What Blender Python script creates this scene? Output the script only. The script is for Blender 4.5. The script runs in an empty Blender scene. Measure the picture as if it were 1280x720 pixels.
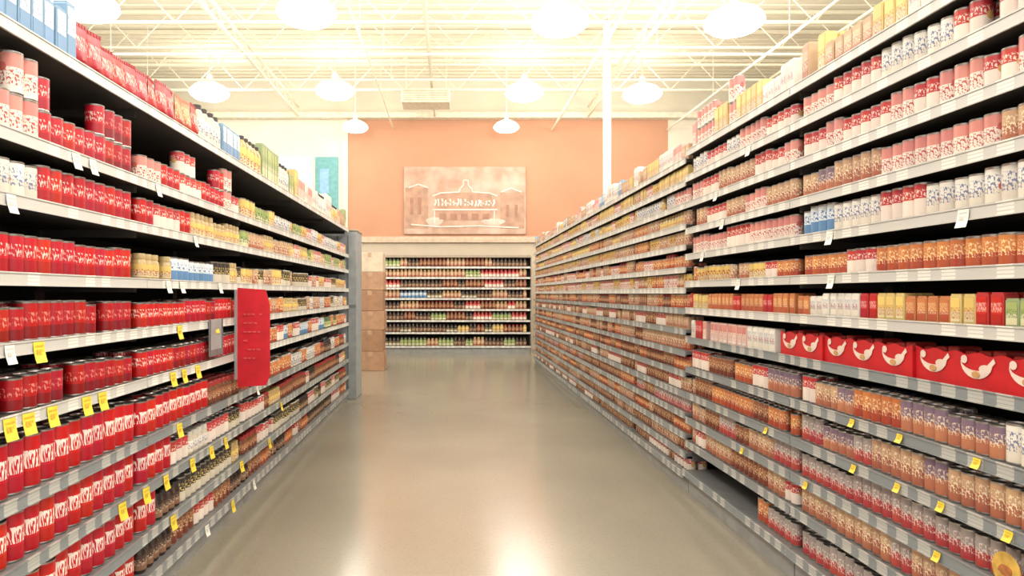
import bpy, bmesh, math, random
from mathutils import Vector, Matrix
random.seed(7)
PI = math.pi
SC = bpy.context.scene
COL = SC.collection
CAMZ = 1.15
F = 853.0
VPX, VPY = 565.0, 367.0

# ---------------------------------------------------------------- materials
def srgb(c):
    return tuple(((x/12.92) if x <= 0.04045 else ((x+0.055)/1.055)**2.4) for x in c)
def C4(c):
    return (*srgb(c), 1)
_m = {}
def newmat(name):
    m = bpy.data.materials.new(name); m.use_nodes = True
    nt = m.node_tree; b = nt.nodes['Principled BSDF']
    return m, nt, b
def plain(name, col, rough=0.5, metal=0.0, var=0.06, scale=12, bump=0.0):
    if name in _m: return _m[name]
    m, nt, b = newmat(name)
    tc = nt.nodes.new('ShaderNodeTexCoord'); n = nt.nodes.new('ShaderNodeTexNoise')
    n.inputs['Scale'].default_value = scale; n.inputs['Detail'].default_value = 3
    nt.links.new(tc.outputs['Object'], n.inputs['Vector'])
    r = nt.nodes.new('ShaderNodeValToRGB')
    lo = tuple(max(0, x*(1-var)) for x in col); hi = tuple(min(1, x*(1+var)) for x in col)
    r.color_ramp.elements[0].color = C4(lo); r.color_ramp.elements[1].color = C4(hi)
    r.color_ramp.elements[0].position = .3; r.color_ramp.elements[1].position = .7
    nt.links.new(n.outputs['Fac'], r.inputs['Fac']); nt.links.new(r.outputs['Color'], b.inputs['Base Color'])
    b.inputs['Roughness'].default_value = rough; b.inputs['Metallic'].default_value = metal
    if bump:
        bp = nt.nodes.new('ShaderNodeBump'); bp.inputs['Strength'].default_value = bump
        nt.links.new(n.outputs['Fac'], bp.inputs['Height']); nt.links.new(bp.outputs['Normal'], b.inputs['Normal'])
    _m[name] = m
    return m
def emit(name, col, s):
    if name in _m: return _m[name]
    m, nt, b = newmat(name)
    b.inputs['Base Color'].default_value = C4(col)
    b.inputs['Emission Color'].default_value = C4(col); b.inputs['Emission Strength'].default_value = s
    _m[name] = m
    return m
def mth(nt, op, a, b=None, c=None):
    n = nt.nodes.new('ShaderNodeMath'); n.operation = op
    for i, v in enumerate((a, b, c)):
        if v is None: continue
        if isinstance(v, (int, float)): n.inputs[i].default_value = v
        else: nt.links.new(v, n.inputs[i])
    return n.outputs[0]
def mixc(nt, fac, a, b):
    n = nt.nodes.new('ShaderNodeMix'); n.data_type = 'RGBA'
    nt.links.new(fac, n.inputs[0])
    for i, v in ((6, a), (7, b)):
        if isinstance(v, tuple): n.inputs[i].default_value = v
        else: nt.links.new(v, n.inputs[i])
    return n.outputs[2]
def label_mat(name, up, lo, ink, split=0.5, band=(0.5, 0.85), acc=None, sx=20, sy=6, rough=0.4, thr=.54, detail=2):
    if name in _m: return _m[name]
    m, nt, b = newmat(name)
    uv = nt.nodes.new('ShaderNodeUVMap'); sp = nt.nodes.new('ShaderNodeSeparateXYZ')
    nt.links.new(uv.outputs['UV'], sp.inputs[0]); u, v = sp.outputs[0], sp.outputs[1]
    base = mixc(nt, mth(nt, 'GREATER_THAN', v, split), C4(lo), C4(up))
    cb = nt.nodes.new('ShaderNodeCombineXYZ')
    nt.links.new(mth(nt, 'MULTIPLY', mth(nt, 'ADD', u, mth(nt, 'MULTIPLY', v, .06)), sx), cb.inputs[0])
    nt.links.new(mth(nt, 'MULTIPLY', v, sy), cb.inputs[1])
    nz = nt.nodes.new('ShaderNodeTexNoise'); nz.inputs['Scale'].default_value = 1.6; nz.inputs['Detail'].default_value = detail
    nt.links.new(cb.outputs[0], nz.inputs['Vector'])
    msk = mth(nt, 'MULTIPLY', mth(nt, 'GREATER_THAN', v, band[0]), mth(nt, 'LESS_THAN', v, band[1]))
    inkf = mth(nt, 'MULTIPLY', mth(nt, 'GREATER_THAN', nz.outputs['Fac'], thr), msk)
    c = mixc(nt, inkf, base, C4(ink))
    if acc:
        fu = mth(nt, 'SUBTRACT', mth(nt, 'FRACT', mth(nt, 'MULTIPLY', u, 2)), .5)
        dv = mth(nt, 'SUBTRACT', v, split)
        d2 = mth(nt, 'ADD', mth(nt, 'MULTIPLY', fu, fu), mth(nt, 'MULTIPLY', dv, dv))
        c = mixc(nt, mth(nt, 'LESS_THAN', d2, .016), c, C4(acc))
    ob = nt.nodes.new('ShaderNodeObjectInfo'); hs = nt.nodes.new('ShaderNodeHueSaturation')
    nt.links.new(mth(nt, 'MULTIPLY_ADD', ob.outputs['Random'], .2, .9), hs.inputs['Value'])
    nt.links.new(mth(nt, 'MULTIPLY_ADD', ob.outputs['Random'], .012, .494), hs.inputs['Hue'])
    nt.links.new(c, hs.inputs['Color'])
    nt.links.new(hs.outputs['Color'], b.inputs['Base Color']); b.inputs['Roughness'].default_value = rough
    _m[name] = m
    return m

RED = (.78, .09, .13); WHT = (.93, .90, .87)
VAR = {
 'red':     ('red', lambda: label_mat('label_red', RED, (.68, .06, .10), (.94, .80, .75), .35, (.42, .78), None, 24, 4, .38, .55, 2)),
 'script':  ('red white-lettered', lambda: label_mat('label_red_script', (.78, .08, .12), (.70, .06, .10), (.96, .90, .86), .3, (.36, .72), None, 25, 3.4, .38, .50, .6)),
 'redwhite':('red and white', lambda: label_mat('label_red_white', (.76, .20, .20), (.92, .86, .81), (.93, .84, .78), .56, (.6, .85), (.84, .68, .42), 22, 6)),
 'pink':    ('white and pink', lambda: label_mat('label_white_pink', (.84, .54, .50), (.92, .87, .82), (.74, .32, .30), .62, (.14, .60), (.76, .38, .34), 20, 7)),
 'orange':  ('orange', lambda: label_mat('label_orange', (.80, .48, .26), (.70, .31, .20), (.92, .80, .62), .45, (.3, .85))),
 'yellow':  ('yellow', lambda: label_mat('label_yellow', (.88, .76, .44), (.85, .79, .63), (.68, .30, .20), .45, (.12, .6))),
 'blue':    ('blue and white', lambda: label_mat('label_blue', (.86, .89, .90), (.38, .54, .70), (.3, .42, .64), .45, (.5, .85))),
 'darkred': ('dark red', lambda: label_mat('label_dark_red', (.70, .08, .11), (.53, .05, .08), (.82, .50, .46), .35, (.45, .75), None, 20, 4, .38, .57, 2)),
 'green':   ('green', lambda: label_mat('label_green', (.64, .69, .42), (.84, .82, .66), (.3, .44, .27), .5, (.3, .7))),
 'black':   ('black and white', lambda: label_mat('label_black', (.22, .19, .18), (.82, .78, .70), (.84, .74, .46), .42, (.45, .8))),
 'brown':   ('brown', lambda: label_mat('label_brown', (.60, .38, .26), (.48, .24, .17), (.85, .71, .54), .5, (.3, .8))),
 'tan':     ('tan', lambda: label_mat('label_tan', (.77, .61, .47), (.68, .41, .31), (.90, .83, .71), .55, (.25, .85))),
 'grayred': ('grey and red', lambda: label_mat('label_grey_red', (.62, .57, .55), (.70, .26, .25), (.85, .78, .74), .5, (.25, .8))),
 'purple':  ('purple', lambda: label_mat('label_purple', (.50, .41, .48), (.73, .46, .34), (.87, .79, .70), .5, (.35, .8))),
 'white':   ('white', lambda: label_mat('label_white', (.92, .90, .86), (.88, .84, .78), (.48, .50, .62), .5, (.3, .85), (.76, .32, .30))),
 'dark':    ('dark', lambda: label_mat('label_dark', (.32, .23, .19), (.54, .39, .30), (.82, .73, .61), .5, (.35, .75))),
}
STEEL = plain('steel_can', (.66, .64, .62), .32, .85)
LIDM = plain('steel_lid', (.74, .72, .70), .3, .85)
CAPS = {'red': plain('cap_red', (.62, .18, .17), .4), 'yellow': plain('cap_gold', (.70, .60, .40), .35), 'green': plain('cap_green', (.34, .41, .3), .4),
        'dark': plain('cap_black', (.2, .17, .16), .4), 'white': plain('cap_white', (.8, .78, .74), .4)}
def capmat(v):
    return CAPS.get(v, CAPS['red'] if v in ('orange', 'redwhite', 'brown') else CAPS['white'] if v in ('blue', 'pink') else CAPS['yellow'] if v == 'tan' else CAPS['dark'])
def contents(v):
    c = {'yellow': (.74, .63, .42), 'green': (.40, .45, .32), 'brown': (.46, .31, .22), 'dark': (.25, .19, .16), 'orange': (.68, .43, .29), 'red': (.6, .2, .17), 'blue': (.38, .46, .56), 'white': (.8, .76, .68), 'tan': (.66, .52, .39), 'redwhite': (.60, .22, .2), 'black': (.24, .23, .23)}.get(v, (.5, .35, .25))
    return plain('contents_'+v, c, .2)

# ---------------------------------------------------------------- geometry
class Geo:
    def __init__(s): s.v = []; s.f = []; s.m = []; s.uv = []
    def face(s, idx, uvs, m): s.f.append(idx); s.uv.append(uvs); s.m.append(m)
    def lathe(s, prof, seg, m=0, v0=0, v1=1, ms=None):
        L = []; tot = sum(math.dist(prof[i], prof[i+1]) for i in range(len(prof)-1)); acc = 0; vs = [v0]
        for i in range(len(prof)-1):
            acc += math.dist(prof[i], prof[i+1]); vs.append(v0+(v1-v0)*acc/tot)
        for r, z in prof:
            if r < 1e-6: s.v.append((0, 0, z)); L.append([len(s.v)-1]*seg)
            else:
                b = len(s.v)
                for k in range(seg):
                    a = 2*PI*k/seg; s.v.append((r*math.cos(a), r*math.sin(a), z))
                L.append([b+k for k in range(seg)])
        for i in range(len(prof)-1):
            mm = ms[i] if ms else m
            for k in range(seg):
                k2 = (k+1) % seg; a, b, c, d = L[i][k], L[i][k2], L[i+1][k2], L[i+1][k]
                u0, u1 = k/seg, (k+1)/seg
                if a == b: s.face((a, c, d), ((u0, vs[i]), (u1, vs[i+1]), (u0, vs[i+1])), mm)
                elif c == d: s.face((a, b, c), ((u0, vs[i]), (u1, vs[i]), (u0, vs[i+1])), mm)
                else: s.face((a, b, c, d), ((u0, vs[i]), (u1, vs[i]), (u1, vs[i+1]), (u0, vs[i+1])), mm)
        return s
    def box(s, x0, x1, y0, y1, z0, z1, m=0, bev=0.0, norm=False):
        b = bmesh.new(); bmesh.ops.create_cube(b, size=1)
        for v in b.verts: v.co = Vector(((x0+x1)/2+v.co.x*(x1-x0), (y0+y1)/2+v.co.y*(y1-y0), (z0+z1)/2+v.co.z*(z1-z0)))
        if bev: bmesh.ops.bevel(b, geom=b.edges[:], offset=bev, segments=1, affect='EDGES')
        b.normal_update(); o = len(s.v); b.verts.index_update()
        for v in b.verts: s.v.append(tuple(v.co))
        for f in b.faces:
            n = f.normal; uv = []
            for v in f.verts:
                c = v.co
                if norm: uv.append((((c.y-y0)/(y1-y0)) if abs(n.x) > .5 else (c.x-x0)/(x1-x0), (c.z-z0)/(z1-z0)))
                else: uv.append((c.y if abs(n.y) < .5 else c.x, c.z if abs(n.z) < .5 else c.x))
            s.face(tuple(o+v.index for v in f.verts), tuple(uv), m)
        b.free(); return s
    def prism(s, pts, axis, t, m=0):
        o = len(s.v); n = len(pts); s.v += [tuple(p) for p in pts]; s.v += [tuple(Vector(p)+Vector(axis)*t) for p in pts]
        s.face(tuple(range(o, o+n)), tuple((0, 0) for _ in range(n)), m)
        s.face(tuple(reversed(range(o+n, o+2*n))), tuple((0, 0) for _ in range(n)), m)
        for i in range(n):
            j = (i+1) % n; s.face((o+j, o+i, o+n+i, o+n+j), ((0, 0),)*4, m)
        return s
    def tube(s, p, q, r, seg=8, m=0):
        p = Vector(p); q = Vector(q); d = q-p; R = d.to_track_quat('Z', 'Y').to_matrix()
        g = Geo().lathe([(0, 0), (r, 0), (r, d.length), (0, d.length)], seg, m)
        o = len(s.v)
        for v in g.v: s.v.append(tuple(p+R@Vector(v)))
        for f, uv in zip(g.f, g.uv): s.face(tuple(o+i for i in f), uv, m)
        return s
    def stroke(s, pts, wd, y0, y1):
        for (x0, z0), (x1, z1) in zip(pts[:-1], pts[1:]):
            dx, dz = x1-x0, z1-z0; L = math.hypot(dx, dz) or 1; nx, nz = -dz/L*wd/2, dx/L*wd/2
            s.prism([(x0+nx, y0, z0+nz), (x1+nx, y0, z1+nz), (x1-nx, y0, z1-nz), (x0-nx, y0, z0-nz)], (0, 1, 0), y1-y0)
        return s
    def add(s, g, moff=0, M=None):
        o = len(s.v)
        s.v += [tuple(M@Vector(v)) for v in g.v] if M is not None else g.v
        for f, uv, m in zip(g.f, g.uv, g.m): s.face(tuple(o+i for i in f), uv, m+moff)
        return s
    def mesh(s, name, mats, smooth=False):
        me = bpy.data.meshes.new(name); me.from_pydata(s.v, [], s.f); me.update()
        for m in mats: me.materials.append(m)
        me.polygons.foreach_set('material_index', s.m)
        ul = me.uv_layers.new(name='UVMap'); flat = [c for f in s.uv for p in f for c in p]
        ul.data.foreach_set('uv', flat)
        if smooth:
            me.polygons.foreach_set('use_smooth', [True]*len(s.f)); me.set_sharp_from_angle(angle=math.radians(35))
        me.update(); return me
def link(name, me, parent=None, loc=(0, 0, 0)):
    o = bpy.data.objects.new(name, me); COL.objects.link(o); o.location = loc
    if parent: o.parent = parent
    return o
def tag(o, label, cat, group=None):
    o['label'] = label; o['category'] = cat
    if group: o['group'] = group
    return o
def empty(name, loc, label, cat, group=None):
    o = bpy.data.objects.new(name, None); COL.objects.link(o); o.location = loc; o.empty_display_size = .1
    return tag(o, label, cat, group)
def struct(name, g, mats):
    o = link(name, g.mesh(name, mats)); o['kind'] = 'structure'; return o
def part(name, g, mats, parent, smooth=False, label=None):
    o = link(name, g.mesh(name, mats, smooth), parent)
    if label: o['label'] = label
    return o

# ---------------------------------------------------------------- product shapes (front faces +X)
#        spacing, radius/half depth, height, noun, category
SH = {'food_can': (.061, .030, .098, 'food can', 'can'), 'beverage_can': (.0695, .0345, .134, 'tall can', 'can'), 'soup_can': (.053, .026, .096, 'soup can', 'can'),
      'squat_can': (.055, .027, .076, 'squat can', 'can'), 'slim_can': (.049, .0242, .094, 'slim can', 'can'),
      'food_jar': (.057, .0275, .098, 'food jar', 'jar'), 'bottle': (.0735, .035, .158, 'bottle', 'bottle'), 'carton': (.056, .023, .12, 'carton', 'carton'),
      'packet_box': (.046, .02, .078, 'packet box', 'box'), 'snack_pouch': (.084, .024, .14, 'snack pouch', 'pouch')}
CODE = {'S': 'food_can', 'T': 'beverage_can', 'K': 'soup_can', 'Q': 'squat_can', 'N': 'slim_can', 'J': 'food_jar', 'B': 'bottle', 'C': 'carton', 'D': 'packet_box', 'P': 'snack_pouch'}
CAP = 300
def p_can(r, h, seg):
    body = Geo().lathe([(0, 0), (r*.95, 0), (r, .002), (r, .005), (r*.955, .008), (r*.955, h-.008), (r, h-.005), (r, h-.001), (r*.95, h)], seg)
    lab = Geo().lathe([(r*.985, .006), (r*.985, h-.006)], seg)
    lid = Geo().lathe([(r*.95, h), (r*.92, h-.004), (r*.5, h-.004), (r*.45, h-.003), (0, h-.003)], seg)
    lid.box(-r*.15, r*.55, -r*.16, r*.16, h-.003, h-.0015)
    return body, lab, lid
def low_can(r, h):
    return Geo().lathe([(0, 0), (r*.95, 0), (r*.985, .006), (r*.985, h-.006), (r, h-.003), (r*.93, h), (0, h-.003)], 10, ms=[0, 0, 1, 0, 0, 0])
CARDC = {'white': (.88, .86, .82), 'yellow': (.82, .72, .46), 'pink': (.86, .70, .66), 'blue': (.50, .63, .74), 'red': (.72, .17, .16), 'orange': (.76, .48, .30), 'brown': (.57, .40, .29), 'green': (.58, .63, .46), 'tan': (.74, .62, .50), 'redwhite': (.74, .2, .2)}
def shape_parts(shape, v, hi):
    L = VAR[v][1]()
    seg = 20 if hi else 12
    _, r, h, _, _ = SH[shape]
    if shape.endswith('_can'):
        if not hi:
            return [(shape, low_can(r, h), [STEEL, L])]
        b, l, d = p_can(r, h, seg)
        return [(shape, b, [STEEL]), ('paper_label', l, [L]), ('lid', d, [LIDM])]
    if shape == 'food_jar':
        b = Geo().lathe([(0, 0), (r*.85, 0), (r, .006), (r, h*.66), (r*.8, h*.78), (r*.78, h*.82)], seg)
        l = Geo().lathe([(r*1.01, h*.12), (r*1.01, h*.6)], seg)
        c = Geo().lathe([(r*.78, h*.79), (r*.86, h*.79), (r*.86, h*.97), (r*.8, h), (0, h)], seg)
        if not hi:
            g = Geo().add(b).add(l, 1).add(c, 2); return [(shape, g, [contents(v), L, capmat(v)])]
        return [(shape, b, [contents(v)]), ('paper_label', l, [L]), ('cap', c, [capmat(v)])]
    if shape == 'bottle':
        b = Geo().lathe([(0, 0), (r*.9, 0), (r, .008), (r, h*.72), (r*.7, h*.86), (r*.6, h*.9)], seg)
        l = Geo().lathe([(r*1.02, h*.10), (r*1.02, h*.64)], seg)
        c = Geo().lathe([(r*.6, h*.88), (r*.68, h*.88), (r*.68, h), (0, h)], seg)
        cm = CAPS['dark'] if v in ('white', 'green', 'blue', 'yellow') else capmat(v)
        if not hi:
            g = Geo().add(b).add(l, 1).add(c, 2); return [(shape, g, [contents(v), L, cm])]
        return [(shape, b, [contents(v)]), ('paper_label', l, [L]), ('cap', c, [cm])]
    if shape in ('carton', 'packet_box'):
        w, d = SH[shape][0]-.004, r*2
        b = Geo().box(-d/2, d/2, -w/2, w/2, 0, h-.004, 0, .002, True)
        fl = Geo().box(-d/2+.003, d/2-.002, -w/2+.003, w/2-.003, h-.005, h, 0, 0, True)
        pn = Geo().box(d/2, d/2+.0012, -w/2+.005, w/2-.005, .008, h-.010, 0, 0, True)
        base = plain('card_'+v, CARDC.get(v, (.8, .7, .6)), .5)
        if not hi:
            return [(shape, Geo().add(b).add(fl).add(pn, 1), [base, L])]
        return [(shape, b, [base]), ('top_flap', fl, [base]), ('front_panel', pn, [L])]
    if shape == 'snack_pouch':
        w, t = .082, .042
        g = Geo(); NU, NV = 8, 9
        for sgn in (1, -1):
            o = len(g.v)
            for j in range(NV+1):
                q = j/NV; prof = min(1, (q*5)) if q < .2 else max(0, 1-((q-.2)/.72)**1.6) if q < .92 else 0
                for i in range(NU+1):
                    p = i/NU*2-1
                    th = t/2*prof*math.sqrt(max(0, 1-p*p))+.0012
                    g.v.append((sgn*th, p*w/2*(1-.06*math.sin(q*PI)), q*h*.93))
            for j in range(NV):
                for i in range(NU):
                    a = o+j*(NU+1)+i; f = (a, a+1, a+NU+2, a+NU+1); uv = ((i/NU, j/NV), ((i+1)/NU, j/NV), ((i+1)/NU, (j+1)/NV), (i/NU, (j+1)/NV))
                    if sgn < 0: f = f[::-1]; uv = uv[::-1]
                    g.face(f, uv, 0)
        s = Geo(); n = 12
        for i in range(n):
            y0 = -w/2+w*i/n; y1 = y0+w/n
            s.box(-.0016+(.0012 if i % 2 else 0), .0016+(.0012 if i % 2 else 0), y0, y1, h*.925, h)
        sealm = plain('seal_'+v, {'red': (.66, .08, .11), 'yellow': (.78, .66, .38), 'orange': (.76, .44, .24)}.get(v, (.7, .6, .5)), .3)
        if not hi: return [(shape, Geo().add(g).add(s, 1), [L, sealm])]
        return [(shape, g, [L]), ('crimp_seal', s, [sealm])]

# ---------------------------------------------------------------- side frames
A_, B_, BACKY = 1.12, 1.35, 13.0
def pos(side, s, dep, z):
    if side == 'left': return (-A_-dep, s, z)
    if side == 'right': return (B_+dep, s, z)
    return (s, BACKY+dep, z)
ROT = {'left': 0, 'right': PI, 'back': -PI/2}
ORD = ['zeroth', 'first', 'second', 'third', 'fourth', 'fifth', 'sixth', 'seventh', 'eighth', 'ninth', 'tenth', 'eleventh', 'twelfth', 'thirteenth', 'fourteenth', 'fifteenth', 'sixteenth', 'seventeenth', 'eighteenth', 'nineteenth', 'twentieth']
def ordw(n):
    if n <= 20: return ORD[n]
    t = {2: 'twenty', 3: 'thirty', 4: 'forty', 5: 'fifty'}[n//10]
    return t+'-'+ORD[n % 10] if n % 10 else {2: 'twentieth', 3: 'thirtieth', 4: 'fortieth', 5: 'fiftieth'}[n//10]

ITEMS = []
def fill(side, s0, s1, z, spec, row, bay, hmax, stack=1, seconds=0, fillto=1.0, endm=.008):
    s = s0+endm; out = []; L = s1-s0; cur = None; run = 0
    send = s0+L*fillto
    while True:
        fr = (s-s0)/L; codes = None
        for fe, cs in spec:
            if fr < fe: codes = cs; break
        if codes is None: codes = spec[-1][1]
        if run <= 0 or cur not in codes:
            cur = random.choice(codes); run = random.randint(2, 5)
            curscale = random.uniform(.92, 1.14)
            if row == 0: curscale = (random.uniform(1.0, 1.85) if side == 'left' else random.uniform(.65, 1.3)) if cur[0] in 'CP' else random.uniform(1, 1.3)
            if row == 0 and cur[0] == 'P': curscale = random.uniform(.85, 1.3); run = 2
        run -= 1
        sh = CODE[cur[0]]; v = cur[2:]; w = SH[sh][0]
        if s+w > send-endm+.004: break
        h = SH[sh][2]; sz = min(curscale, hmax/h)
        if random.random() > .015 or side == 'back' or cur[0] == 'T': out.append((s+w/2, sh, v, sz, h))
        s += w
    n = len(out)
    for i, (sc, sh, v, sz, h) in enumerate(out):
        k = n-i if side != 'back' else i+1
        lev = stack if (h*sz*2 < hmax and stack > 1 and (int(sc/.22) % 5 in (0, 3))) else 1
        if row == 0 and sh.endswith('_can'): lev = 2; sz = min(sz, hmax/h/2)
        for l in range(lev):
            zz = z+l*h*sz+.0005
            dep = .016+SH[sh][1]+random.uniform(0, .005)
            p = pos(side, sc, dep, zz)
            d = p[1]; px = VPX+F*p[0]/d; py = VPY-F*(p[2]+h*sz/2-CAMZ)/d
            vis = -15 < px < 1295 and -20 < py < 740
            hp = F*h*sz/d
            lb = f"{VAR[v][0]} {SH[sh][3]}, {'upper, ' if l else ''}{ordw(k)} from {'left' if side=='back' else 'far'} end, {ordw(row+1)} shelf down, {bay}"
            ITEMS.append(dict(shape=sh, var=v, loc=p, rot=ROT[side]+random.uniform(-.2, .2)*(0 if sh in ('carton', 'packet_box') else 1), sz=sz, label=lb, group=f"{SH[sh][3]}s on {side} shelving, {ordw(row+1)} shelf down",
                              size=(hp*hp/d if vis else 0), hp=hp, front=True))
        for q in range(seconds):
            p = pos(side, sc, .016+SH[sh][1]+.009+(q+1)*(SH[sh][1]*2+.004), z+.0005)
            ITEMS.append(dict(shape=sh, var=v, loc=p, rot=ROT[side], sz=sz, front=False, size=-1))

# ---------------------------------------------------------------- shelving
M_plate = plain('shelf_plate_dark', (.29, .27, .25), .5)
M_plate2 = plain('shelf_plate_grey', (.44, .44, .44), .45)
M_back = plain('shelf_back_panel', (.11, .10, .095), .7)
M_base = plain('shelf_base_grey', (.56, .56, .55), .45)
M_up = plain('upright_grey', (.22, .22, .22), .4, .3)
def rail_mat(name, rail, lab):
    m, nt, b = newmat(name)
    uv = nt.nodes.new('ShaderNodeUVMap'); sp = nt.nodes.new('ShaderNodeSeparateXYZ'); nt.links.new(uv.outputs['UV'], sp.inputs[0])
    u = mth(nt, 'MULTIPLY', sp.outputs[0], 10.5)
    fr = mth(nt, 'LESS_THAN', mth(nt, 'FRACT', u), .55)
    cell = mth(nt, 'FLOOR', u); wn = nt.nodes.new('ShaderNodeTexWhiteNoise'); wn.noise_dimensions = '2D'
    cb = nt.nodes.new('ShaderNodeCombineXYZ'); nt.links.new(cell, cb.inputs[0])
    ob = nt.nodes.new('ShaderNodeObjectInfo'); nt.links.new(ob.outputs['Random'], cb.inputs[1]); nt.links.new(cb.outputs[0], wn.inputs['Vector'])
    f = mth(nt, 'MULTIPLY', fr, mth(nt, 'GREATER_THAN', wn.outputs['Value'], .35))
    v = sp.outputs[1]
    ln = mth(nt, 'MULTIPLY', mth(nt, 'LESS_THAN', mth(nt, 'FRACT', mth(nt, 'MULTIPLY', v, 100)), .3), .35)
    ink = mixc(nt, ln, C4(lab), C4((.5, .48, .47)))
    c = mixc(nt, f, C4(rail), ink)
    nt.links.new(c, b.inputs['Base Color']); b.inputs['Roughness'].default_value = .38
    return m
M_rail = rail_mat('price_rail_light', (.78, .77, .75), (.90, .89, .86))
M_railg = rail_mat('price_rail_grey', (.52, .54, .55), (.72, .72, .70))
_sh = {}
def wbox(side, g, d0, d1, s0, s1, z0, z1, o, m=0, bev=0):
    a = pos(side, s0, d0, z0); b = pos(side, s1, d1, z1)
    x0, x1 = sorted((a[0]-o[0], b[0]-o[0])); y0, y1 = sorted((a[1]-o[1], b[1]-o[1]))
    g.box(x0, x1, y0, y1, z0, z1, m, bev)
def bay_unit(side, s0, s1, zs, top, label, basez, depth=.44, grey_from=99, group=None):
    mid = (s0+s1)/2; o = pos(side, mid, depth/2, 0)
    root = empty('shelving_unit', o, label, 'shelving unit', group)
    g = Geo(); wbox(side, g, depth, depth+.03, s0+.002, s1-.002, 0.0, top, o); part('back_panel', g, [M_back], root)
    for e in (s0, s1-.03):
        g = Geo(); wbox(side, g, depth-.05, depth, e+.001, e+.029, 0, top, o); part('upright', g, [M_up], root)
    g = Geo(); wbox(side, g, .015, depth, s0+.004, s1-.004, 0, basez-.035, o); part('kick_plate', g, [M_base], root)
    for k, z in enumerate(zs):
        base = (k == len(zs)-1)
        key = (side, round(s1-s0, 3), base, k >= grey_from)
        if key not in _sh:
            g = Geo(); wbox(side, g, -.012 if base else .004, depth-.002, s0+.003, s1-.003, -.018 if not base else -.034, 0, o, 0, .002)
            pm = M_plate2 if (base or k >= grey_from) else M_plate
            if not base:
                for e in (s0+.004, s1-.008): wbox(side, g, .04, depth-.06, e, e+.004, -.045, -.018, o)
            sm = g.mesh('shelf', [pm])
            g = Geo(); fx = -.016 if base else 0
            wbox(side, g, fx-.004, fx+.004, s0+.003, s1-.003, -.028, .005, o, 0, .001)
            wbox(side, g, fx-.007, fx-.003, s0+.003, s1-.003, .002, .006, o)
            wbox(side, g, fx-.007, fx-.003, s0+.003, s1-.003, -.030, -.026, o)
            rm = g.mesh('price_rail', [M_railg if k >= grey_from else M_rail])
            _sh[key] = (sm, rm)
        sm, rm = _sh[key]
        so = link('shelf', sm, root, (0, 0, z)); link('price_rail', rm, so)
    return root

zL = [1.84, 1.565, 1.40, 1.20, 1.02, .836, .62, .444, .265, .115]
zR = [1.966, 1.82, 1.669, 1.518, 1.371, 1.216, 1.065, .899, .729, .578, .436, .300, .135]
zR2 = [1.93, 1.80, 1.67, 1.55, 1.43, 1.30, 1.18, 1.06, .94, .815, .695, .575, .455, .335, .225, .115]
zB = [1.66, 1.46, 1.26, 1.06, .85, .64, .41, .15]
near = ['nearest', 'second', 'third', 'fourth', 'fifth', 'sixth', 'seventh', 'eighth']
def W(*a): return [(1.01, list(a))]
Lspec = {
 0: [[(.62, ['C:blue', 'C:white', 'C:blue']), (1.01, ['P:red'])], W('S:red', 'S:red', 'S:pink', 'S:darkred'), [(.50, ['S:blue', 'S:white']), (1.01, ['S:red', 'S:redwhite'])], W('S:red'), W('S:darkred'), W('S:darkred'), W('T:script'), W('T:script'), W('T:script'), W('T:script')],
 1: [[(.42, ['P:red', 'P:red', 'P:orange']), (1.01, ['C:white', 'C:yellow', 'B:green', 'B:white', 'C:blue', 'P:yellow'])], W('S:red', 'S:redwhite', 'S:pink'), [(.40, ['S:red', 'S:redwhite']), (1.01, ['J:yellow', 'S:green', 'S:white'])], W('S:black', 'J:yellow', 'S:white', 'S:blue'), W('S:darkred', 'S:red'), W('S:darkred', 'S:red'), [(.55, ['T:script']), (1.01, ['J:dark', 'J:brown', 'S:redwhite'])], [(.22, ['T:script']), (1.01, ['J:dark', 'S:black', 'J:white', 'S:redwhite'])], [(.12, ['T:script']), (1.01, ['J:brown', 'S:black', 'J:dark', 'J:yellow'])], W('S:brown', 'J:dark', 'S:redwhite')],
 2: [W('C:yellow', 'C:white', 'B:white', 'C:pink', 'C:green', 'C:tan', 'B:yellow'), W('S:yellow', 'S:green', 'S:pink', 'S:white'), W('J:yellow', 'S:green', 'S:pink', 'S:tan'), W('S:black', 'S:yellow', 'S:redwhite', 'S:tan'), W('S:orange', 'S:black', 'J:yellow', 'S:tan', 'S:white'), W('S:orange', 'J:green', 'S:blue', 'S:redwhite'), W('J:brown', 'J:dark', 'S:orange', 'S:white'), W('J:dark', 'S:redwhite', 'J:brown', 'J:yellow'), W('J:brown', 'S:redwhite', 'J:dark', 'S:black'), W('S:brown', 'S:redwhite', 'J:orange', 'J:dark')]}
for b in range(5):
    s0 = 1.28+1.22*b; s1 = s0+1.22
    bay_unit('left', s0, s1, zL, 2.0, f"dark left shelving unit with light price rails, {near[b]} bay from camera", zL[-1], grey_from=6)
    sp = Lspec[min(b, 2)]
    for r, z in enumerate(zL):
        hmax = .24 if r == 0 else (zL[r-1]-z-.035)
        fill('left', s0, s1, z, sp[r], r, f"{near[b]} left bay", hmax, stack=2 if r in (1,) and b < 2 else 1, seconds=(2 if r >= 3 else 1) if b < 3 else 1)
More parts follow.
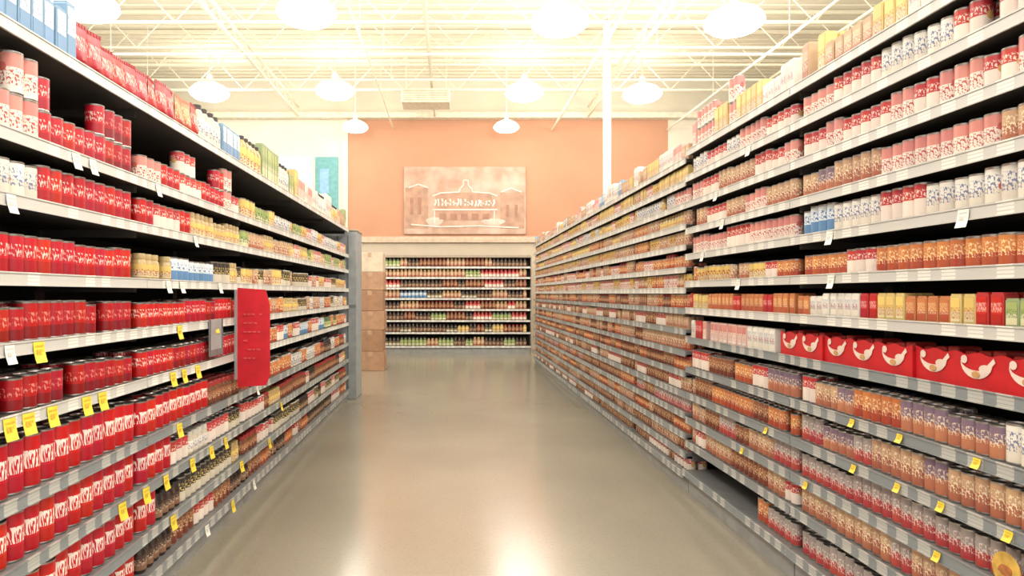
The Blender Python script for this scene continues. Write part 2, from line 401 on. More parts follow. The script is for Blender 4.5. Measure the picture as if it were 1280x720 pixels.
Rspec = {
 0: [W('C:pink', 'K:pink', 'C:redwhite', 'C:tan', 'K:redwhite', 'C:yellow', 'C:white'), W('K:redwhite', 'K:pink', 'K:white'), W('K:redwhite', 'K:redwhite', 'K:pink'), W('K:pink', 'K:tan', 'K:redwhite', 'K:purple', 'K:yellow'), W('K:redwhite', 'K:blue', 'K:redwhite', 'K:white'), W('Q:grayred', 'Q:orange', 'Q:redwhite', 'Q:orange'), W('D:yellow', 'D:white', 'D:red', 'D:green', 'D:tan', 'D:orange'), None, [(.16, ['N:white']), (1.01, ['N:purple', 'N:orange', 'N:redwhite', 'N:tan'])], W('N:grayred', 'N:purple', 'N:tan', 'N:grayred'), W('N:grayred', 'N:brown', 'N:grayred'), W('N:grayred', 'N:tan'), W('N:grayred')],
 1: [W('C:pink', 'C:tan', 'C:white', 'K:pink', 'C:yellow'), W('K:redwhite', 'K:pink', 'K:white'), W('K:redwhite', 'K:pink', 'K:tan'), W('K:pink', 'K:redwhite', 'K:tan'), W('K:redwhite', 'K:pink', 'K:yellow'), W('Q:orange', 'Q:redwhite', 'Q:tan', 'Q:yellow'), W('D:yellow', 'D:orange', 'D:white', 'D:red'), None, W('N:orange', 'N:brown', 'N:purple', 'N:redwhite'), W('N:brown', 'N:tan', 'N:orange'), W('N:tan', 'N:brown', 'N:grayred'), W('N:brown', 'N:tan', 'N:redwhite'), W('N:grayred', 'N:orange')],
 2: [W('C:yellow', 'C:pink', 'C:tan', 'C:white', 'C:blue'), W('K:yellow', 'C:yellow', 'K:tan', 'K:pink'), W('K:yellow', 'J:yellow', 'K:pink', 'K:white'), W('J:yellow', 'K:orange', 'K:tan'), W('K:orange', 'K:yellow', 'K:tan'), W('Q:pink', 'Q:orange', 'J:orange', 'K:tan'), W('K:orange', 'K:yellow', 'J:tan', 'K:pink'), W('J:brown', 'N:orange', 'D:brown', 'N:tan'), W('N:brown', 'N:redwhite', 'D:tan'), W('J:brown', 'N:orange', 'N:tan'), W('N:brown', 'J:orange', 'J:brown'), W('N:brown', 'N:tan', 'N:redwhite'), W('N:grayred', 'N:brown', 'N:orange'), W('N:tan', 'N:brown', 'J:orange'), W('N:brown', 'Q:brown', 'Q:tan'), W('Q:redwhite', 'Q:brown')]}
for b in range(8):
    s0 = 1.50+1.22*b; s1 = s0+1.22
    zz_ = zR if b < 2 else zR2
    bay_unit('right', s0, s1, zz_, 2.12 if b < 2 else 2.06, f"dark right shelving unit with many close price rails, {near[b]} bay from camera", zz_[-1], grey_from=7)
    sp = Rspec[min(b, 2)]
    for r, z in enumerate(zz_):
        if sp[r] is None: continue
        hmax = .30 if r == 0 else (zz_[r-1]-z-.033)
        fill('right', s0, s1, z, sp[r], r, f"{near[b]} right bay", hmax, seconds=1 if b < 4 else 0, fillto=(.3 if (r == 12 and b == 1) else 1))
# back shelving: one wide unit
Mhead = plain('header_beige', (.64, .58, .51), .5)
s0, s1 = -1.32, 1.50
r = bay_unit('back', s0, s1, zB, 1.86, "wide shelving unit across the aisle end below the wall sign", zB[-1], depth=.40)
for k, z in enumerate(zB):
    cs = [['B:tan', 'B:green', 'B:dark', 'B:brown'], ['B:green', 'B:tan', 'B:dark', 'B:redwhite'], ['B:redwhite', 'B:white', 'B:dark', 'B:brown'], ['B:dark', 'B:blue', 'B:tan', 'B:black'], ['B:redwhite', 'B:brown', 'B:dark', 'B:tan'], ['B:dark', 'B:redwhite', 'B:green', 'B:brown'], ['B:yellow', 'B:dark', 'B:brown', 'B:black'], ['B:black', 'B:tan', 'B:dark', 'B:green']][k]
    fill('back', s0, s1, z, W(*cs), k, "aisle-end unit", .17, endm=.03)
g = Geo(); o = pos('back', (s0+s1)/2, .2, 0)
wbox('back', g, -.03, -.01, s0, s1, 1.835, 1.865, o, 0, .004); wbox('back', g, -.03, .43, s0, s1, 1.865, 1.88, o)
part('header_canopy', g, [Mhead], r)
for e in ((s0-.02, s0), (s1, s1+.02)):
    g = Geo(); wbox('back', g, -.02, .43, e[0], e[1], 0, 1.86, o); part('side_panel', g, [Mhead], r)

# ---------------------------------------------------------------- instantiate products
byshape = {}
for it in ITEMS: byshape.setdefault(it['shape'], []).append(it)
meshes = {}
def getparts(sh, v, hi):
    k = (sh, v, hi)
    if k not in meshes:
        meshes[k] = [(nm, g.mesh(nm, mt, True)) for nm, g, mt in shape_parts(sh, v, hi)]
    return meshes[k]
for sh, its in byshape.items():
    fr = sorted([i for i in its if i['front']], key=lambda i: -i['size'])
    ind = fr[:CAP]; rest = fr[CAP:]+[i for i in its if not i['front']]
    for it in ind:
        hi = it['hp'] > 20 and it['size'] > 0
        ps = getparts(sh, it['var'], hi)
        root = link(ps[0][0], ps[0][1], None, it['loc']); root.rotation_euler = (0, 0, it['rot']); root.scale = (1, 1, it['sz'])
        tag(root, it['label'], SH[sh][4], it['group'])
        for nm, me in ps[1:]: link(nm, me, root)
    if rest:
        G = Geo(); mats = []; idx = {}
        for it in rest:
            v = it['var']
            if (sh, v) not in idx:
                (nm, g, mt), = shape_parts(sh, v, False)
                idx[(sh, v)] = (g, len(mats)); mats += mt
            g, off = idx[(sh, v)]
            M = Matrix.Translation(it['loc'])@Matrix.Rotation(it['rot'], 4, 'Z')@Matrix.Diagonal((1, 1, it['sz'], 1))
            G.add(g, off, M)
        o = link(sh+'_rows', G.mesh(sh+'_rows', mats, True))
        tag(o, f"distant and second-row {SH[sh][3]}s packed on the aisle shelves", SH[sh][4]+'s'); o['kind'] = 'stuff'
    print(sh, len(its), len(ind), len(rest))

# red display trays on right, eighth shelf
Mtray = plain('tray_red', (.76, .09, .12), .45); Mcres = plain('tray_white_swoosh', (.90, .82, .77), .45); Mgold = plain('tray_gold', (.78, .60, .38), .45)
def crescent(cy, cz, R, r, x):
    pts = []
    for k in range(13):
        a = PI+PI*k/12; pts.append((x, cy+R*math.cos(a), cz+R*.8*math.sin(a)))
    for k in range(13):
        a = 2*PI-PI*k/12; pts.append((x, cy+R*math.cos(a)*.97, cz+r*math.sin(a)))
    return pts
w = .163
gT = Geo()
top = [(.04, -w/2+w*k/16, .092+.004*math.cos(4*PI*k/16)) for k in range(17)]
gT.prism([(.04, -w/2, 0)]+top+[(.04, w/2, 0)], (-1, 0, 0), .004)
gT.box(-.06, .036, -w/2, -w/2+.004, 0, .08); gT.box(-.06, .036, w/2-.004, w/2, 0, .08); gT.box(-.06, -.056, -w/2+.004, w/2-.004, 0, .08); gT.box(-.056, .036, -w/2+.004, w/2-.004, 0, .004)
gE = Geo().prism(crescent(-.004, .070, .054, .022, .0415), (1, 0, 0), .001)
gE.prism([(.0415, -.046+.011*math.cos(2*PI*k/14), .075+.011*math.sin(2*PI*k/14)) for k in range(14)], (1, 0, 0), .001)
gE.prism([(.0415, .026+.020*math.cos(2*PI*k/14), .054+.012*math.sin(2*PI*k/14)) for k in range(14)], (1, 0, 0), .0014)
gE.prism([(.0415, .040, .056), (.0415, .060, .074), (.0415, .054, .085), (.0415, .030, .062)], (1, 0, 0), .0012)
gS = Geo().prism([(.0432, -.004+.014*math.cos(2*PI*k/12), .038+.009*math.sin(2*PI*k/12)) for k in range(12)], (1, 0, 0), .0008)
gP = Geo()
for k in (-1, 0, 1): gP.box(-.045, .025, k*.048-.02, k*.048+.02, .0045, .100+.004*k, 0, .004)
mT, mE, mS, mP = gT.mesh('display_tray', [Mtray]), gE.mesh('emblem', [Mcres]), gS.mesh('seal', [Mgold]), gP.mesh('packets', [plain('packet_red_brown', (.66, .16, .14), .5)])
for k in range(8):
    s = 1.62+.165*k
    o = link('display_tray', mT, None, pos('right', s, .062+.004*(k % 3), zR[7]+.0005)); o.rotation_euler = (0, 0, PI)
    tag(o, f"red display tray with white crescent emblem, {ordw(k+1)} from near end of its row", 'display tray', 'red display trays on the eighth right shelf')
    link('emblem', mE, o); link('seal', mS, o); link('packets', mP, o)
ITEMS.clear()
fill('right', 2.88, 3.94, zR[7], W('C:redwhite', 'C:white', 'C:red', 'C:pink'), 7, 'second right bay', .10)
for it in ITEMS:
    if not it['front']: continue
    ps = getparts(it['shape'], it['var'], True)
    root = link(ps[0][0], ps[0][1], None, it['loc']); root.rotation_euler = (0, 0, it['rot']); root.scale = (1, 1, it['sz'])
    tag(root, it['label'], SH[it['shape']][4], it['group'])
    for nm, me in ps[1:]: link(nm, me, root)

# ---------------------------------------------------------------- price tags
Mty = plain('tag_yellow', (.92, .82, .26), .5); Mtw = plain('tag_white', (.92, .91, .87), .5); Mti = plain('tag_ink', (.80, .66, .20), .5); Mtg = plain('tag_ink_grey', (.78, .77, .75), .5)
def tagmesh(w, h, m, ink):
    g = Geo(); n = 5
    for k in range(n):
        z1 = -h*k/n; z0 = -h*(k+1)/n; x = .0008+.010*(k/n)**2; x2 = .0008+.010*((k+1)/n)**2
        o = len(g.v); g.v += [(x, -w/2, z1), (x, w/2, z1), (x2, w/2, z0), (x2, -w/2, z0)]; g.face((o, o+3, o+2, o+1), ((0, 0),)*4, 0)
        o = len(g.v); g.v += [(x-.0006, -w/2, z1), (x-.0006, w/2, z1), (x2-.0006, w/2, z0), (x2-.0006, -w/2, z0)]; g.face((o, o+1, o+2, o+3), ((0, 0),)*4, 0)
    p = Geo()
    for (a, b, c, d) in ((-.38, .38, .16, .24), (-.3, -.12, .36, .62), (-.05, .12, .36, .62), (.2, .3, .36, .48)):
        x = .0022+.010*c*c; x2 = .0022+.010*d*d
        o = len(p.v); p.v += [(x, a*w, -c*h), (x, b*w, -c*h), (x2, b*w, -d*h), (x2, a*w, -d*h)]; p.face((o, o+3, o+2, o+1), ((0, 0),)*4, 0)
    return g.mesh('sale_tag', [m]), p.mesh('price_print', [ink])
TY = tagmesh(.044, .056, Mty, Mti); TW = tagmesh(.036, .048, Mtw, Mtg); TYS = tagmesh(.026, .026, Mty, Mti)
def solve(side, px, py):
    X = -A_ if side == 'left' else B_
    d = F*X/(px-VPX); z = CAMZ-(py-VPY)*d/F
    zs = zL if side == 'left' else zR
    k = min(range(len(zs)), key=lambda i: abs(zs[i]-.01-z)); return d, k
tags = []
for px, py in [(45, 430), (8, 530), (32, 522), (62, 515), (105, 500), (125, 492), (222, 408), (268, 404), (214, 470), (218, 462), (245, 455), (205, 600), (238, 575), (214, 655), (262, 560), (280, 542), (150, 640), (285, 620), (300, 575), (335, 545), (350, 500), (222, 540), (180, 590)]:
    tags.append(('left', px, py, 'y'))
for px, py in [(10, 236), (8, 440), (113, 196), (92, 182), (195, 228), (242, 296), (225, 352), (208, 350), (273, 354), (252, 690), (312, 628), (320, 470)]:
    tags.append(('left', px, py, 'w'))
for px, py in [(938, 205), (905, 262), (1040, 288), (1208, 255), (1042, 345), (897, 250), (925, 355), (880, 318)]:
    tags.append(('right', px, py, 'w'))
for px, py in [(1068, 545), (1128, 545), (1180, 622), (1225, 568), (1070, 590), (960, 520), (1010, 620), (1175, 690), (1125, 605), (930, 560), (1265, 640)]:
    tags.append(('right', px, py, 's'))
rails = {}
for side, px, py, c in tags:
    d, k = solve(side, px, py); L = rails.setdefault((side, k), [])
    while any(abs(d-q[0]) < .075 for q in L): d += .08
    L.append((d, c))
for (side, k), L in rails.items():
    L.sort()
    for i, (d, c) in enumerate(L):
        tm, pm = {'y': TY, 'w': TW, 's': TYS}[c]
        base = k == len(zL if side == 'left' else zR)-1
        off = -.016-.0072 if base else -.0072
        zz = (zL if side == 'left' else zR)[k]
        o = link('sale_tag', tm, None, pos(side, d, off, zz)); o.rotation_euler = (0, 0, ROT[side]+random.uniform(-.12, .0)*(1 if side == 'left' else -1)*(0 if c == 's' else 1))
        cn = {'y': 'yellow hanging sale tag', 'w': 'white hanging price tag', 's': 'small yellow price sticker'}[c]
        tag(o, f"{cn}, {ordw(i+1)} from near end of rail, {ordw(k+1)} {side} shelf down", 'price tag', f'{cn}s on {side} shelving')
        link('price_print', pm, o)

# red flag sign on left shelving
root = empty('flag_sign', (-A_+.0075, 3.50, .67), 'red hanging flag sign with faint lettering projecting from left shelves', 'sign')
g = Geo(); g.prism([(.012, 0, 0), (.160, -.004, .010), (.180, -.004, .06), (.180, -.004, .42), (.158, -.004, .50), (.012, 0, .51)], (0, 1, 0), .003)
part('panel', g, [plain('flag_red', (.80, .12, .18), .5)], root)
g = Geo(); random.seed(3)
for k in range(6):
    z = .37-.045*k; x = .045
    while x < .13:
        wd = random.uniform(.010, .020)
        if random.random() < .75: g.box(x, x+wd, -.0065, -.0045, z, z+.008)
        x += wd+.007
part('lettering', g, [plain('flag_print', (.84, .32, .35), .5)], root)
g = Geo(); g.box(.0, .012, -.012, .016, .04, .50)
part('mounting_strip', g, [plain('clip_grey', (.6, .6, .6), .4)], root)
root = empty('card_holder', (-A_-.0, 3.2, .86), 'grey plastic card holder on left shelf rail beside red flag sign', 'card holder')
g = Geo(); g.box(.009, .013, -.085, .085, 0.0, .17, 0, .0015); part('back_plate', g, [plain('clip_grey', (.6, .6, .6), .4)], root)
g = Geo(); g.box(.013, .018, -.085, .085, 0.0, .03); g.box(.013, .018, -.085, -.078, .03, .17); g.box(.013, .018, .078, .085, .03, .17); part('frame', g, [plain('holder_dark', (.42, .42, .42), .4)], root)
# round yellow shelf sign, lower right corner
root = empty('round_shelf_sign', pos('right', 1.65, -.0085, .482), 'round yellow-brown shelf sign cropped by the lower right corner', 'sign')
root.rotation_euler = (0, 0, PI)
g = Geo(); g.prism([(0, .042*math.cos(2*PI*k/28), .042*math.sin(2*PI*k/28)) for k in range(28)], (1, 0, 0), .003); part('disc', g, [plain('disc_yellow', (.80, .64, .30), .5, 0, .12, 40)], root)
g = Geo().prism([(.0032, .020*math.cos(2*PI*k/9)*(1+.2*(k % 2)), -.002+.014*math.sin(2*PI*k/9)) for k in range(9)], (1, 0, 0), .001)
part('printed_emblem', g, [plain('disc_brown', (.66, .40, .22), .5, 0, .15, 60)], root)

# grey end panel of left run
root = empty('endcap_panel', (-1.33, 7.62, 0), 'tall grey metal end panel closing the left shelving run', 'end panel')
Mg = plain('endcap_grey', (.58, .60, .61), .45, .1); Mgd = plain('endcap_groove', (.42, .44, .45), .5)
g = Geo(); g.box(-.28, .29, -.19, .25, 0, 1.83, 0, .006); part('panel', g, [Mg], root)
g = Geo()
for k in range(5): g.box(-.25+.11*k, -.245+.11*k+.01, -.196, -.190, .1, 1.78)
g.box(.10, .285, -.20, -.190, 1.0, 1.03); part('slot_strip', g, [Mgd], root)
g = Geo(); g.box(-.285, .295, -.2, .255, 1.83, 1.85, 0, .004); part('cap_rail', g, [Mhead], root)

# cardboard boxes stacked past the left run
Mcb = [plain('cardboard_a', (.66, .51, .40), .8), plain('cardboard_b', (.61, .46, .35), .8), plain('cardboard_pale', (.78, .71, .62), .8)]
Mtape = plain('packing_tape', (.68, .56, .45), .4)
z = 0.0
hs = [.29, .32, .28, .31, .27, .29]
ins = [.0, .02, .0, .022, .01, .02]
pn = ['bottom', 'second', 'third', 'fourth', 'fifth', 'topmost']
for k, h in enumerate(hs):
    r = empty('cardboard_box', (-1.215-ins[k]*.5, 10.35, z), f"{'pale' if k==5 else 'brown'} cardboard box, {pn[k]} of the stack beyond grey end panel", 'box', 'cardboard boxes stacked by the aisle end')
    m = Mcb[2] if k == 5 else Mcb[k % 2]; a = .205-ins[k]*.5
    g = Geo(); g.box(-a, a, -.2, .2, 0, h-.002, 0, .005); part('box_body', g, [m], r)
    g = Geo(); g.box(-a-.002, a+.002, -.03, .03, h-.003, h, 0); g.box(a, a+.0015, -.03, .03, h-.07, h-.003); g.box(-.03, .03, -.2015, -.2, h-.07, h-.004); part('packing_tape', g, [Mtape], r)
    z += h+.0005

# ---------------------------------------------------------------- room
Mf, nt, b = newmat('polished_concrete')
tc = nt.nodes.new('ShaderNodeTexCoord'); n1 = nt.nodes.new('ShaderNodeTexNoise'); n1.inputs['Scale'].default_value = .9; n1.inputs['Detail'].default_value = 5
n2 = nt.nodes.new('ShaderNodeTexNoise'); n2.inputs['Scale'].default_value = 60; n2.inputs['Detail'].default_value = 2
for n_ in (n1, n2): nt.links.new(tc.outputs['Object'], n_.inputs['Vector'])
c = mixc(nt, mth(nt, 'MULTIPLY_ADD', n1.outputs['Fac'], 2.2, -.6), C4((.545, .515, .46)), C4((.60, .57, .51)))
c = mixc(nt, mth(nt, 'MULTIPLY', mth(nt, 'GREATER_THAN', n2.outputs['Fac'], .58), .2), c, C4((.47, .44, .39)))
sp = nt.nodes.new('ShaderNodeSeparateXYZ'); nt.links.new(tc.outputs['Object'], sp.inputs[0])
jy = mth(nt, 'LESS_THAN', mth(nt, 'FRACT', mth(nt, 'DIVIDE', mth(nt, 'ADD', sp.outputs[1], 1.5), 3.6)), .002)
c = mixc(nt, mth(nt, 'MULTIPLY', jy, .25), c, C4((.40, .38, .34)))
nt.links.new(c, b.inputs['Base Color'])
nt.links.new(mth(nt, 'MULTIPLY_ADD', n1.outputs['Fac'], .06, .155), b.inputs['Roughness'])
b.inputs['Specular IOR Level'].default_value = 1.0; b.inputs['IOR'].default_value = 1.75
bp = nt.nodes.new('ShaderNodeBump'); bp.inputs['Strength'].default_value = .04; nt.links.new(n2.outputs['Fac'], bp.inputs['Height']); nt.links.new(bp.outputs['Normal'], b.inputs['Normal'])
struct('floor', Geo().box(-12, 12, -3, 14.2, -.1, 0), [Mf])
Mcream = plain('wall_cream', (.86, .83, .76), .8, 0, .02, 2)
Morange = plain('wall_terracotta', (.755, .555, .44), .85, 0, .02, 1.5)
Mlow = plain('wall_lower_white', (.76, .70, .62), .7, 0, .02, 3)
WY = 14.0
xo0 = (435-VPX)*WY/F; xo1 = (835-VPX)*WY/F
g = Geo(); zt = 2.24; ztop = 1.15+(VPY-150)*WY/F
g.box(-12, xo0, WY, WY+.2, 0, 5.6, 0); g.box(xo1, 12, WY, WY+.2, 0, 5.6, 0)
g.box(xo0, xo1, WY, WY+.2, zt, ztop, 1); g.box(xo0, xo1, WY, WY+.2, 0, zt, 2); g.box(xo0, xo1, WY, WY+.2, ztop, 5.6, 0)
struct('wall_back', g, [Mcream, Morange, Mlow])
struct('wall_left', Geo().box(-12.2, -12, -3, 14.2, 0, 5.6), [Mcream])
struct('wall_right', Geo().box(12, 12.2, -3, 14.2, 0, 5.6), [Mcream])
g = Geo(); g.box(xo0, xo1, WY-.06, WY-.001, zt-.05, zt+.04, 0, .01); g.box(xo0, xo1, WY-.035, WY-.001, zt+.04, zt+.08, 0)
struct('trim_1', g, [plain('trim_cream', (.78, .69, .60), .6)])
g = Geo(); g.box(xo0-.12, xo0+.0, WY-.04, WY-.001, 0, ztop); struct('trim_2', g, [Mcream])
g = Geo(); g.box(-12, 12, WY-.2, WY-.001, ztop, ztop+.12, 0, .01); struct('trim_3', g, [plain('beam_cream', (.89, .86, .78), .6)])
g = Geo()
Mdeck = plain('deck_cream', (.915, .885, .81), .7, 0, .015, 1)
yy = -3.0
while yy < 14.0:
    g.box(-12, 12, yy, yy+.10, 5.54, 5.6); g.box(-12, 12, yy+.10, yy+.2, 5.56, 5.6); yy += .2
struct('ceiling', g, [Mdeck])
Mj = plain('joist_cream', (.915, .885, .80), .6, 0, .02)
jys = [6.4, 7.6, 9.6, 10.6, 11.4, 12.8]
for i, y in enumerate(jys):
    r = empty('roof_joist', (0, y, 4.95), f"cream open-web roof joist across the aisle, {ordw(len(jys)-i)} from back wall", 'joist', 'roof joists')
    part('bottom_chord', Geo().box(-12, 12, -.025, .025, 0, .035), [Mj], r); part('top_chord', Geo().box(-12, 12, -.025, .025, .54, .59), [Mj], r)
    g = Geo(); k = 0; x = -11.9
    while x < 11.7:
        g.tube((x, 0, .02 if k % 2 == 0 else .55), (x+.5, 0, .55 if k % 2 == 0 else .02), .009, 6); x += .5; k += 1
    part('web', g, [Mj], r)
for i, x in enumerate([-6.2, -3.1, -.35, 2.75, 5.6]):
    r = empty('roof_girder', (x, 9.4, 4.72), f"cream truss girder running toward back wall, {ordw(i+1)} from the left", 'girder', 'roof girders')
    part('bottom_chord', Geo().box(-.020, .020, -4.4, 4.38, 0, .035), [Mj], r); part('top_chord', Geo().box(-.020, .020, -4.4, 4.38, .19, .225), [Mj], r)
    g = Geo(); y = -4.3; k = 0
    while y < 4.1: g.tube((0, y, .03 if k % 2 == 0 else .2), (0, y+.3, .2 if k % 2 == 0 else .03), .007, 5); y += .3; k += 1
    part('web', g, [Mj], r)
for i, (x, z, rr, nm) in enumerate([(-1.2, 4.52, .016, 'thin'), (2.05, 4.50, .024, 'thicker'), (4.4, 4.50, .018, 'thin')]):
    o = link('sprinkler_pipe', Geo().tube((0, -4.4, 0), (0, 4.55, 0), rr, 10).mesh('sprinkler_pipe', [Mj], True), None, (x, 9.4, z))
    tag(o, f"{nm} cream ceiling pipe running lengthwise, {ordw(i+1)} from the left", 'pipe', 'ceiling pipes')
    for yy in (-3.1, -.5, 2.1): part('hanger_rod', Geo().tube((0, yy, 0), (0, yy, 5.54-z), .005, 5), [Mj], o)
for i, y in enumerate([10.0, 11.2]):
    o = link('conduit', Geo().tube((-11.9, 0, 0), (11.9, 0, 0), .02, 8).mesh('conduit', [Mj], True), None, (0, y, 4.66))
    tag(o, f"cream conduit crossing under the joists, {'nearer' if i==0 else 'farther'} one", 'conduit', 'crossing conduits')
    for xx in (-9, -5, -1, 3, 7): part('hanger_rod', Geo().tube((xx, 0, 0), (xx, 0, .88), .005, 5), [Mj], o)
r = empty('air_diffuser', (-.45, 11.9, 4.42), 'cream rectangular air diffuser hanging above the sign', 'air vent')
part('housing', Geo().box(-.42, .42, -.25, .25, 0, .24, 0, .01), [plain('duct_cream', (.88, .83, .74), .5)], r)
g = Geo()
for k in range(5): g.box(-.38, .38, -.262, -.25, .03+.04*k, .045+.04*k)
part('louvre', g, [plain('duct_dark_cream', (.76, .70, .60), .6)], r)  # louvre slats in a darker cream than the housing
for sx in (-.35, .35): part('hanger_rod', Geo().tube((sx, 0, .24), (sx, 0, 1.12), .008, 6), [Mj], r)

r = empty('support_column', (2.5, 11.0, 0), 'slim white support column rising behind the right shelving', 'column')
part('shaft', Geo().lathe([(0, 0.02), (.065, .02), (.065, 5.53), (0, 5.53)], 24), [plain('column_white', (.97, .95, .90), .4)], r, True)
part('base_plate', Geo().box(-.14, .14, -.14, .14, 0, .02, 0, .004), [Mg], r)

# ---------------------------------------------------------------- lamps
Mglow = emit('lamp_glow', (1.0, .98, .93), 5); Mshade = emit('lamp_shade_glow', (1.0, .97, .89), 1.2); Mcord = plain('lamp_cord', (.90, .87, .80), .5); Mbal = emit('ballast_glow', (.95, .92, .85), .5)  # ballast housing is no light source; its glow is put into the material
gs = Geo().lathe([(.08, .20), (.16, .19), (.28, .13), (.36, .05), (.38, 0), (.385, 0), (.37, .06), (.29, .14), (.17, .20), (.09, .22)], 32)
gl = Geo().lathe([(.37, .02), (.36, -.04), (.28, -.10), (.14, -.135), (0, -.145)], 32)
gh = Geo().lathe([(0, .20), (.06, .20), (.06, .34), (.03, .38), (0, .38)], 20)
mS_, mL_, mH_ = gs.mesh('shade', [Mshade], True), gl.mesh('lens', [Mglow], True), gh.mesh('ballast', [Mbal], True)
def bulb_or_fill(x, y, z, e, rad):
    ld = bpy.data.lights.new('bulb_or_fill', 'POINT'); ld.energy = e; ld.color = (1, .965, .90); ld.shadow_soft_size = rad
    lo = bpy.data.objects.new('bulb_or_fill', ld); COL.objects.link(lo); lo.location = (x, y, z)
def lamp(x, y, z, label, grp, energy, sc=1.0, up=0):
    r = empty('high_bay_lamp', (x, y, z), label, 'ceiling lamp', grp)
    for nm, m in (('shade', mS_), ('lens', mL_), ('ballast', mH_)):
        o = link(nm, m, r); o.scale = (sc, sc, sc)
    part('cord', Geo().tube((0, 0, .37*sc), (0, 0, 5.54-z), .01, 6), [Mcord], r)
    bulb_or_fill(x, y, z-.66, energy, .5)
    if up: bulb_or_fill(x, y+.33, z+.30, up, .08)      # added light above the shade, brightens the deck to imitate lamp glow
G1 = 'high bay lamps under the roof deck'
for x, y, lb in [(-1.85, 8.7, 'upper left, before the girders'), (1.42, 9.0, 'upper middle, left of the white column'), (3.72, 9.0, 'upper right, above the right shelving')]:
    lamp(x, y, 4.72, f"large glowing high bay lamp, {lb}", G1, 115, 1.0, 22)
for x, y, lb in [(-4.3, 12.1, 'far row, leftmost above left shelves'), (-2.06, 12.0, 'far row, left of the terracotta wall sign'), (1.28, 12.1, 'far row, above right edge of the sign'), (3.4, 12.2, 'far row, right of the white column')]:
    lamp(x, y, 4.70, f"large glowing high bay lamp, {lb}", G1, 40, .9, 18)
for x, lb in [(-1.87, 'at left edge of terracotta wall'), (1.05, 'above right end of wall sign')]:
    lamp(x, 13.2, 4.36, f"small bright pendant lamp hung low {lb}", 'low pendants before the back wall', 7, .65)
lamp(-4.55, 8.5, 4.72, "large glowing high bay lamp at the far upper left corner", G1, 110, 1.0, 22)
for x in (-1.8, 1.5, 5.0):
    for y in (5.2, 1.6, -1.6):
        lamp(x, y, 4.72, f"high bay lamp overhead outside the view, {'left' if x<0 else 'middle' if x<2 else 'right'} row, {'far' if y>4 else 'middle' if y>0 else 'rear'}", G1, 165 if y > 4 else 190, 1.0)

# ---------------------------------------------------------------- sign and posters
sx, sz = (581-VPX)*WY/F, CAMZ+(VPY-251)*WY/F
W_, H_ = 152*WY/F, 84*WY/F
r = empty('wall_sign', (sx, WY-.03, sz-H_/2), 'large pale faded picture sign of a storefront on the terracotta wall', 'wall sign')
m, nt, b = newmat('sepia_print'); tc = nt.nodes.new('ShaderNodeTexCoord'); nz = nt.nodes.new('ShaderNodeTexNoise'); nz.inputs['Scale'].default_value = 2.6; nz.inputs['Detail'].default_value = 4
nt.links.new(tc.outputs['Object'], nz.inputs['Vector']); rp = nt.nodes.new('ShaderNodeValToRGB'); rp.color_ramp.elements[0].position = .36; rp.color_ramp.elements[1].position = .68
rp.color_ramp.elements[0].color = C4((.69, .54, .45)); rp.color_ramp.elements[1].color = C4((.80, .69, .62)); nt.links.new(nz.outputs['Fac'], rp.inputs['Fac']); nt.links.new(rp.outputs['Color'], b.inputs['Base Color']); b.inputs['Roughness'].default_value = .6
part('panel', Geo().box(-W_/2, W_/2, -.02, .0295, 0, H_, 0, .005), [m], r)
Mlt = plain('print_light', (.90, .84, .79), .6, 0, .05, 9); Mdk = plain('print_dark', (.62, .45, .37), .6, 0, .08, 7); Mmid = plain('print_mid', (.69, .54, .45), .6, 0, .09, 6); Mpl = plain('print_pale', (.82, .73, .67), .6, 0, .08, 6)
g = Geo(); y0, y1 = -.024, -.0205
g.box(-W_/2+.03, -.75, y0, y1, .12, .95); g.box(.72, W_/2-.03, y0, y1, .12, .85); g.box(-.6, .55, y0, y1, .28, .85)
part('printed_building', g, [Mmid], r)
g = Geo(); y0, y1 = -.028, -.0245
for k in range(5): g.box(-.52+.22*k, -.38+.22*k, y0, y1, .30, .42)
for k in range(2): g.box(-1.12+.16*k, -1.05+.16*k, y0, y1, .4, .75); g.box(.84+.18*k, .90+.18*k, y0, y1, .35, .6)
part('printed_windows', g, [Mdk], r)
g = Geo(); random.seed(5); y0, y1 = -.033, -.029; x = -.62
while x < .62:
    h = random.uniform(.08, .15); t = random.uniform(-.01, .03); b0 = .58+random.uniform(-.01, .01)
    g.stroke([(x, b0), (x+t+.012, b0+h*.55), (x+t, b0+h)], .034, y0, y1)
    if random.random() < .4: g.stroke([(x, b0+h*.5), (x+.06, b0+h*.42)], .026, y0, y1)
    x += random.uniform(.055, .09)
part('lettering', g, [Mlt], r)
g = Geo(); y0, y1 = -.033, -.029
g.stroke([(-.66, .50), (.66, .50)], .026, y0, y1)
g.stroke([(-.66, .78), (-.5, .84), (-.12, .86), (-.10, .93), (-.03, 1.0), (-.03, 1.10), (.07, 1.10), (.07, 1.0), (.14, .93), (.16, .86), (.5, .84), (.66, .78)], .024, y0, y1)
g.stroke([(-.62, .50), (-.62, .22)], .02, y0, y1); g.stroke([(.60, .50), (.60, .22)], .02, y0, y1)
g.stroke([(-1.1, .20), (-.5, .15), (.3, .17), (1.1, .13)], .024, y0, y1)
g.stroke([(-1.15, .95), (-.95, 1.02), (-.75, .95)], .022, y0, y1); g.stroke([(.74, .86), (.95, .94), (1.16, .86)], .022, y0, y1)
part('printed_outline', g, [Mlt], r)
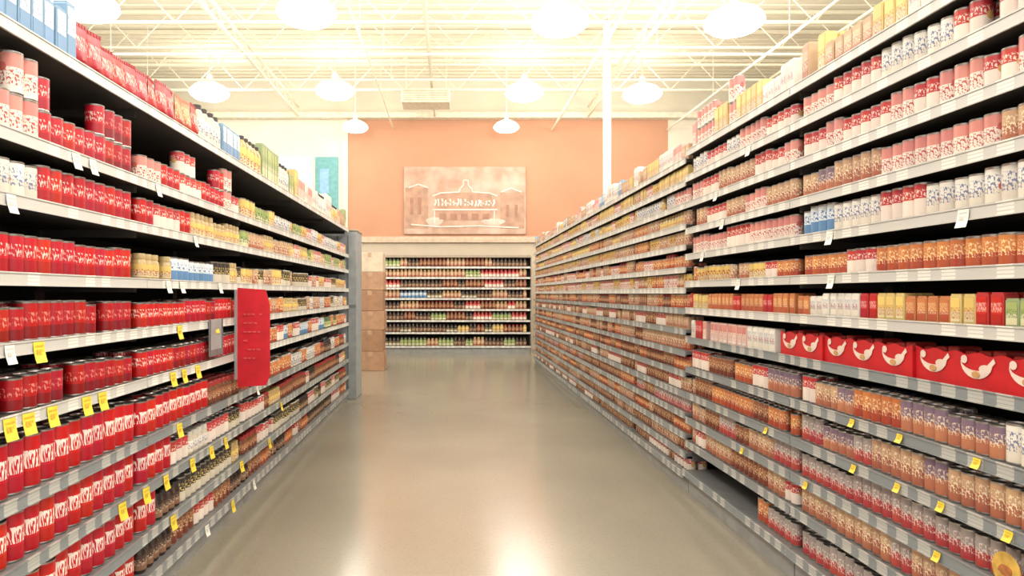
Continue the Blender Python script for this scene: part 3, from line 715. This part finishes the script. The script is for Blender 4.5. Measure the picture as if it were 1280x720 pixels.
def blob(cx, cz, a, c): return [(cx+a*math.cos(2*PI*k/20)*(1+.12*math.sin(6*PI*k/20)), -.026, cz+c*math.sin(2*PI*k/20)) for k in range(20)]
part('printed_wagon', Geo().prism(blob(-.62, .26, .17, .09), (0, 1, 0), .004), [Mpl], r)
part('printed_car', Geo().prism(blob(.58, .25, .24, .07), (0, 1, 0), .004), [Mpl], r)
def poster(x0, x1, z0, z1, label, cols):
    r = empty('poster', ((x0+x1)/2, WY-.02, z0), label, 'poster'); w = x1-x0; h = z1-z0
    part('sheet', Geo().box(-w/2, w/2, -.01, .0198, 0, h, 0, .003), [cols[0]], r)
    g = Geo(); g.box(-w*.42, w*.42, -.014, -.0105, h*.08, h*.38); g.box(-w*.3, w*.1, -.014, -.0105, h*.55, h*.85); part('printed_blocks', g, [cols[1]], r)
    g = Geo(); g.box(-w*.36, w*.3, -.018, -.0145, h*.15, h*.19); g.box(-w*.36, w*.2, -.018, -.0145, h*.24, h*.28); part('lettering', g, [cols[2]], r)
Pw, Pb, Pt, Pd = plain('poster_white', (.70, .80, .86), .5), plain('poster_blue', (.52, .68, .80), .5), plain('poster_teal', (.40, .62, .63), .5), plain('poster_navy', (.48, .60, .70), .5)
poster(-3.75, -2.85, 2.3, 3.95, 'pale blue-white poster on the cream wall above the left shelves', (Pw, Pb, Pd))
poster(-2.80, -2.33, 2.3, 3.95, 'narrow teal poster beside the terracotta wall', (Pt, Pb, Pd))

# ---------------------------------------------------------------- world, camera
w = bpy.data.worlds.new('World'); SC.world = w; w.use_nodes = True
bg = w.node_tree.nodes['Background']; bg.inputs[0].default_value = (1, .96, .895, 1); bg.inputs[1].default_value = 1.2
cam = bpy.data.cameras.new('Camera'); co = bpy.data.objects.new('Camera', cam); COL.objects.link(co)
co.location = (0, 0, CAMZ); co.rotation_euler = (PI/2, 0, 0)
cam.sensor_width = 36; cam.lens = F/1280*36; cam.shift_x = (640-VPX)/1280; cam.shift_y = (VPY-360)/1280
cam.clip_start = .05; cam.clip_end = 100
SC.camera = co
SC.view_settings.view_transform = 'Standard'
SC.view_settings.look = 'None'
print('objects', len(bpy.data.objects))
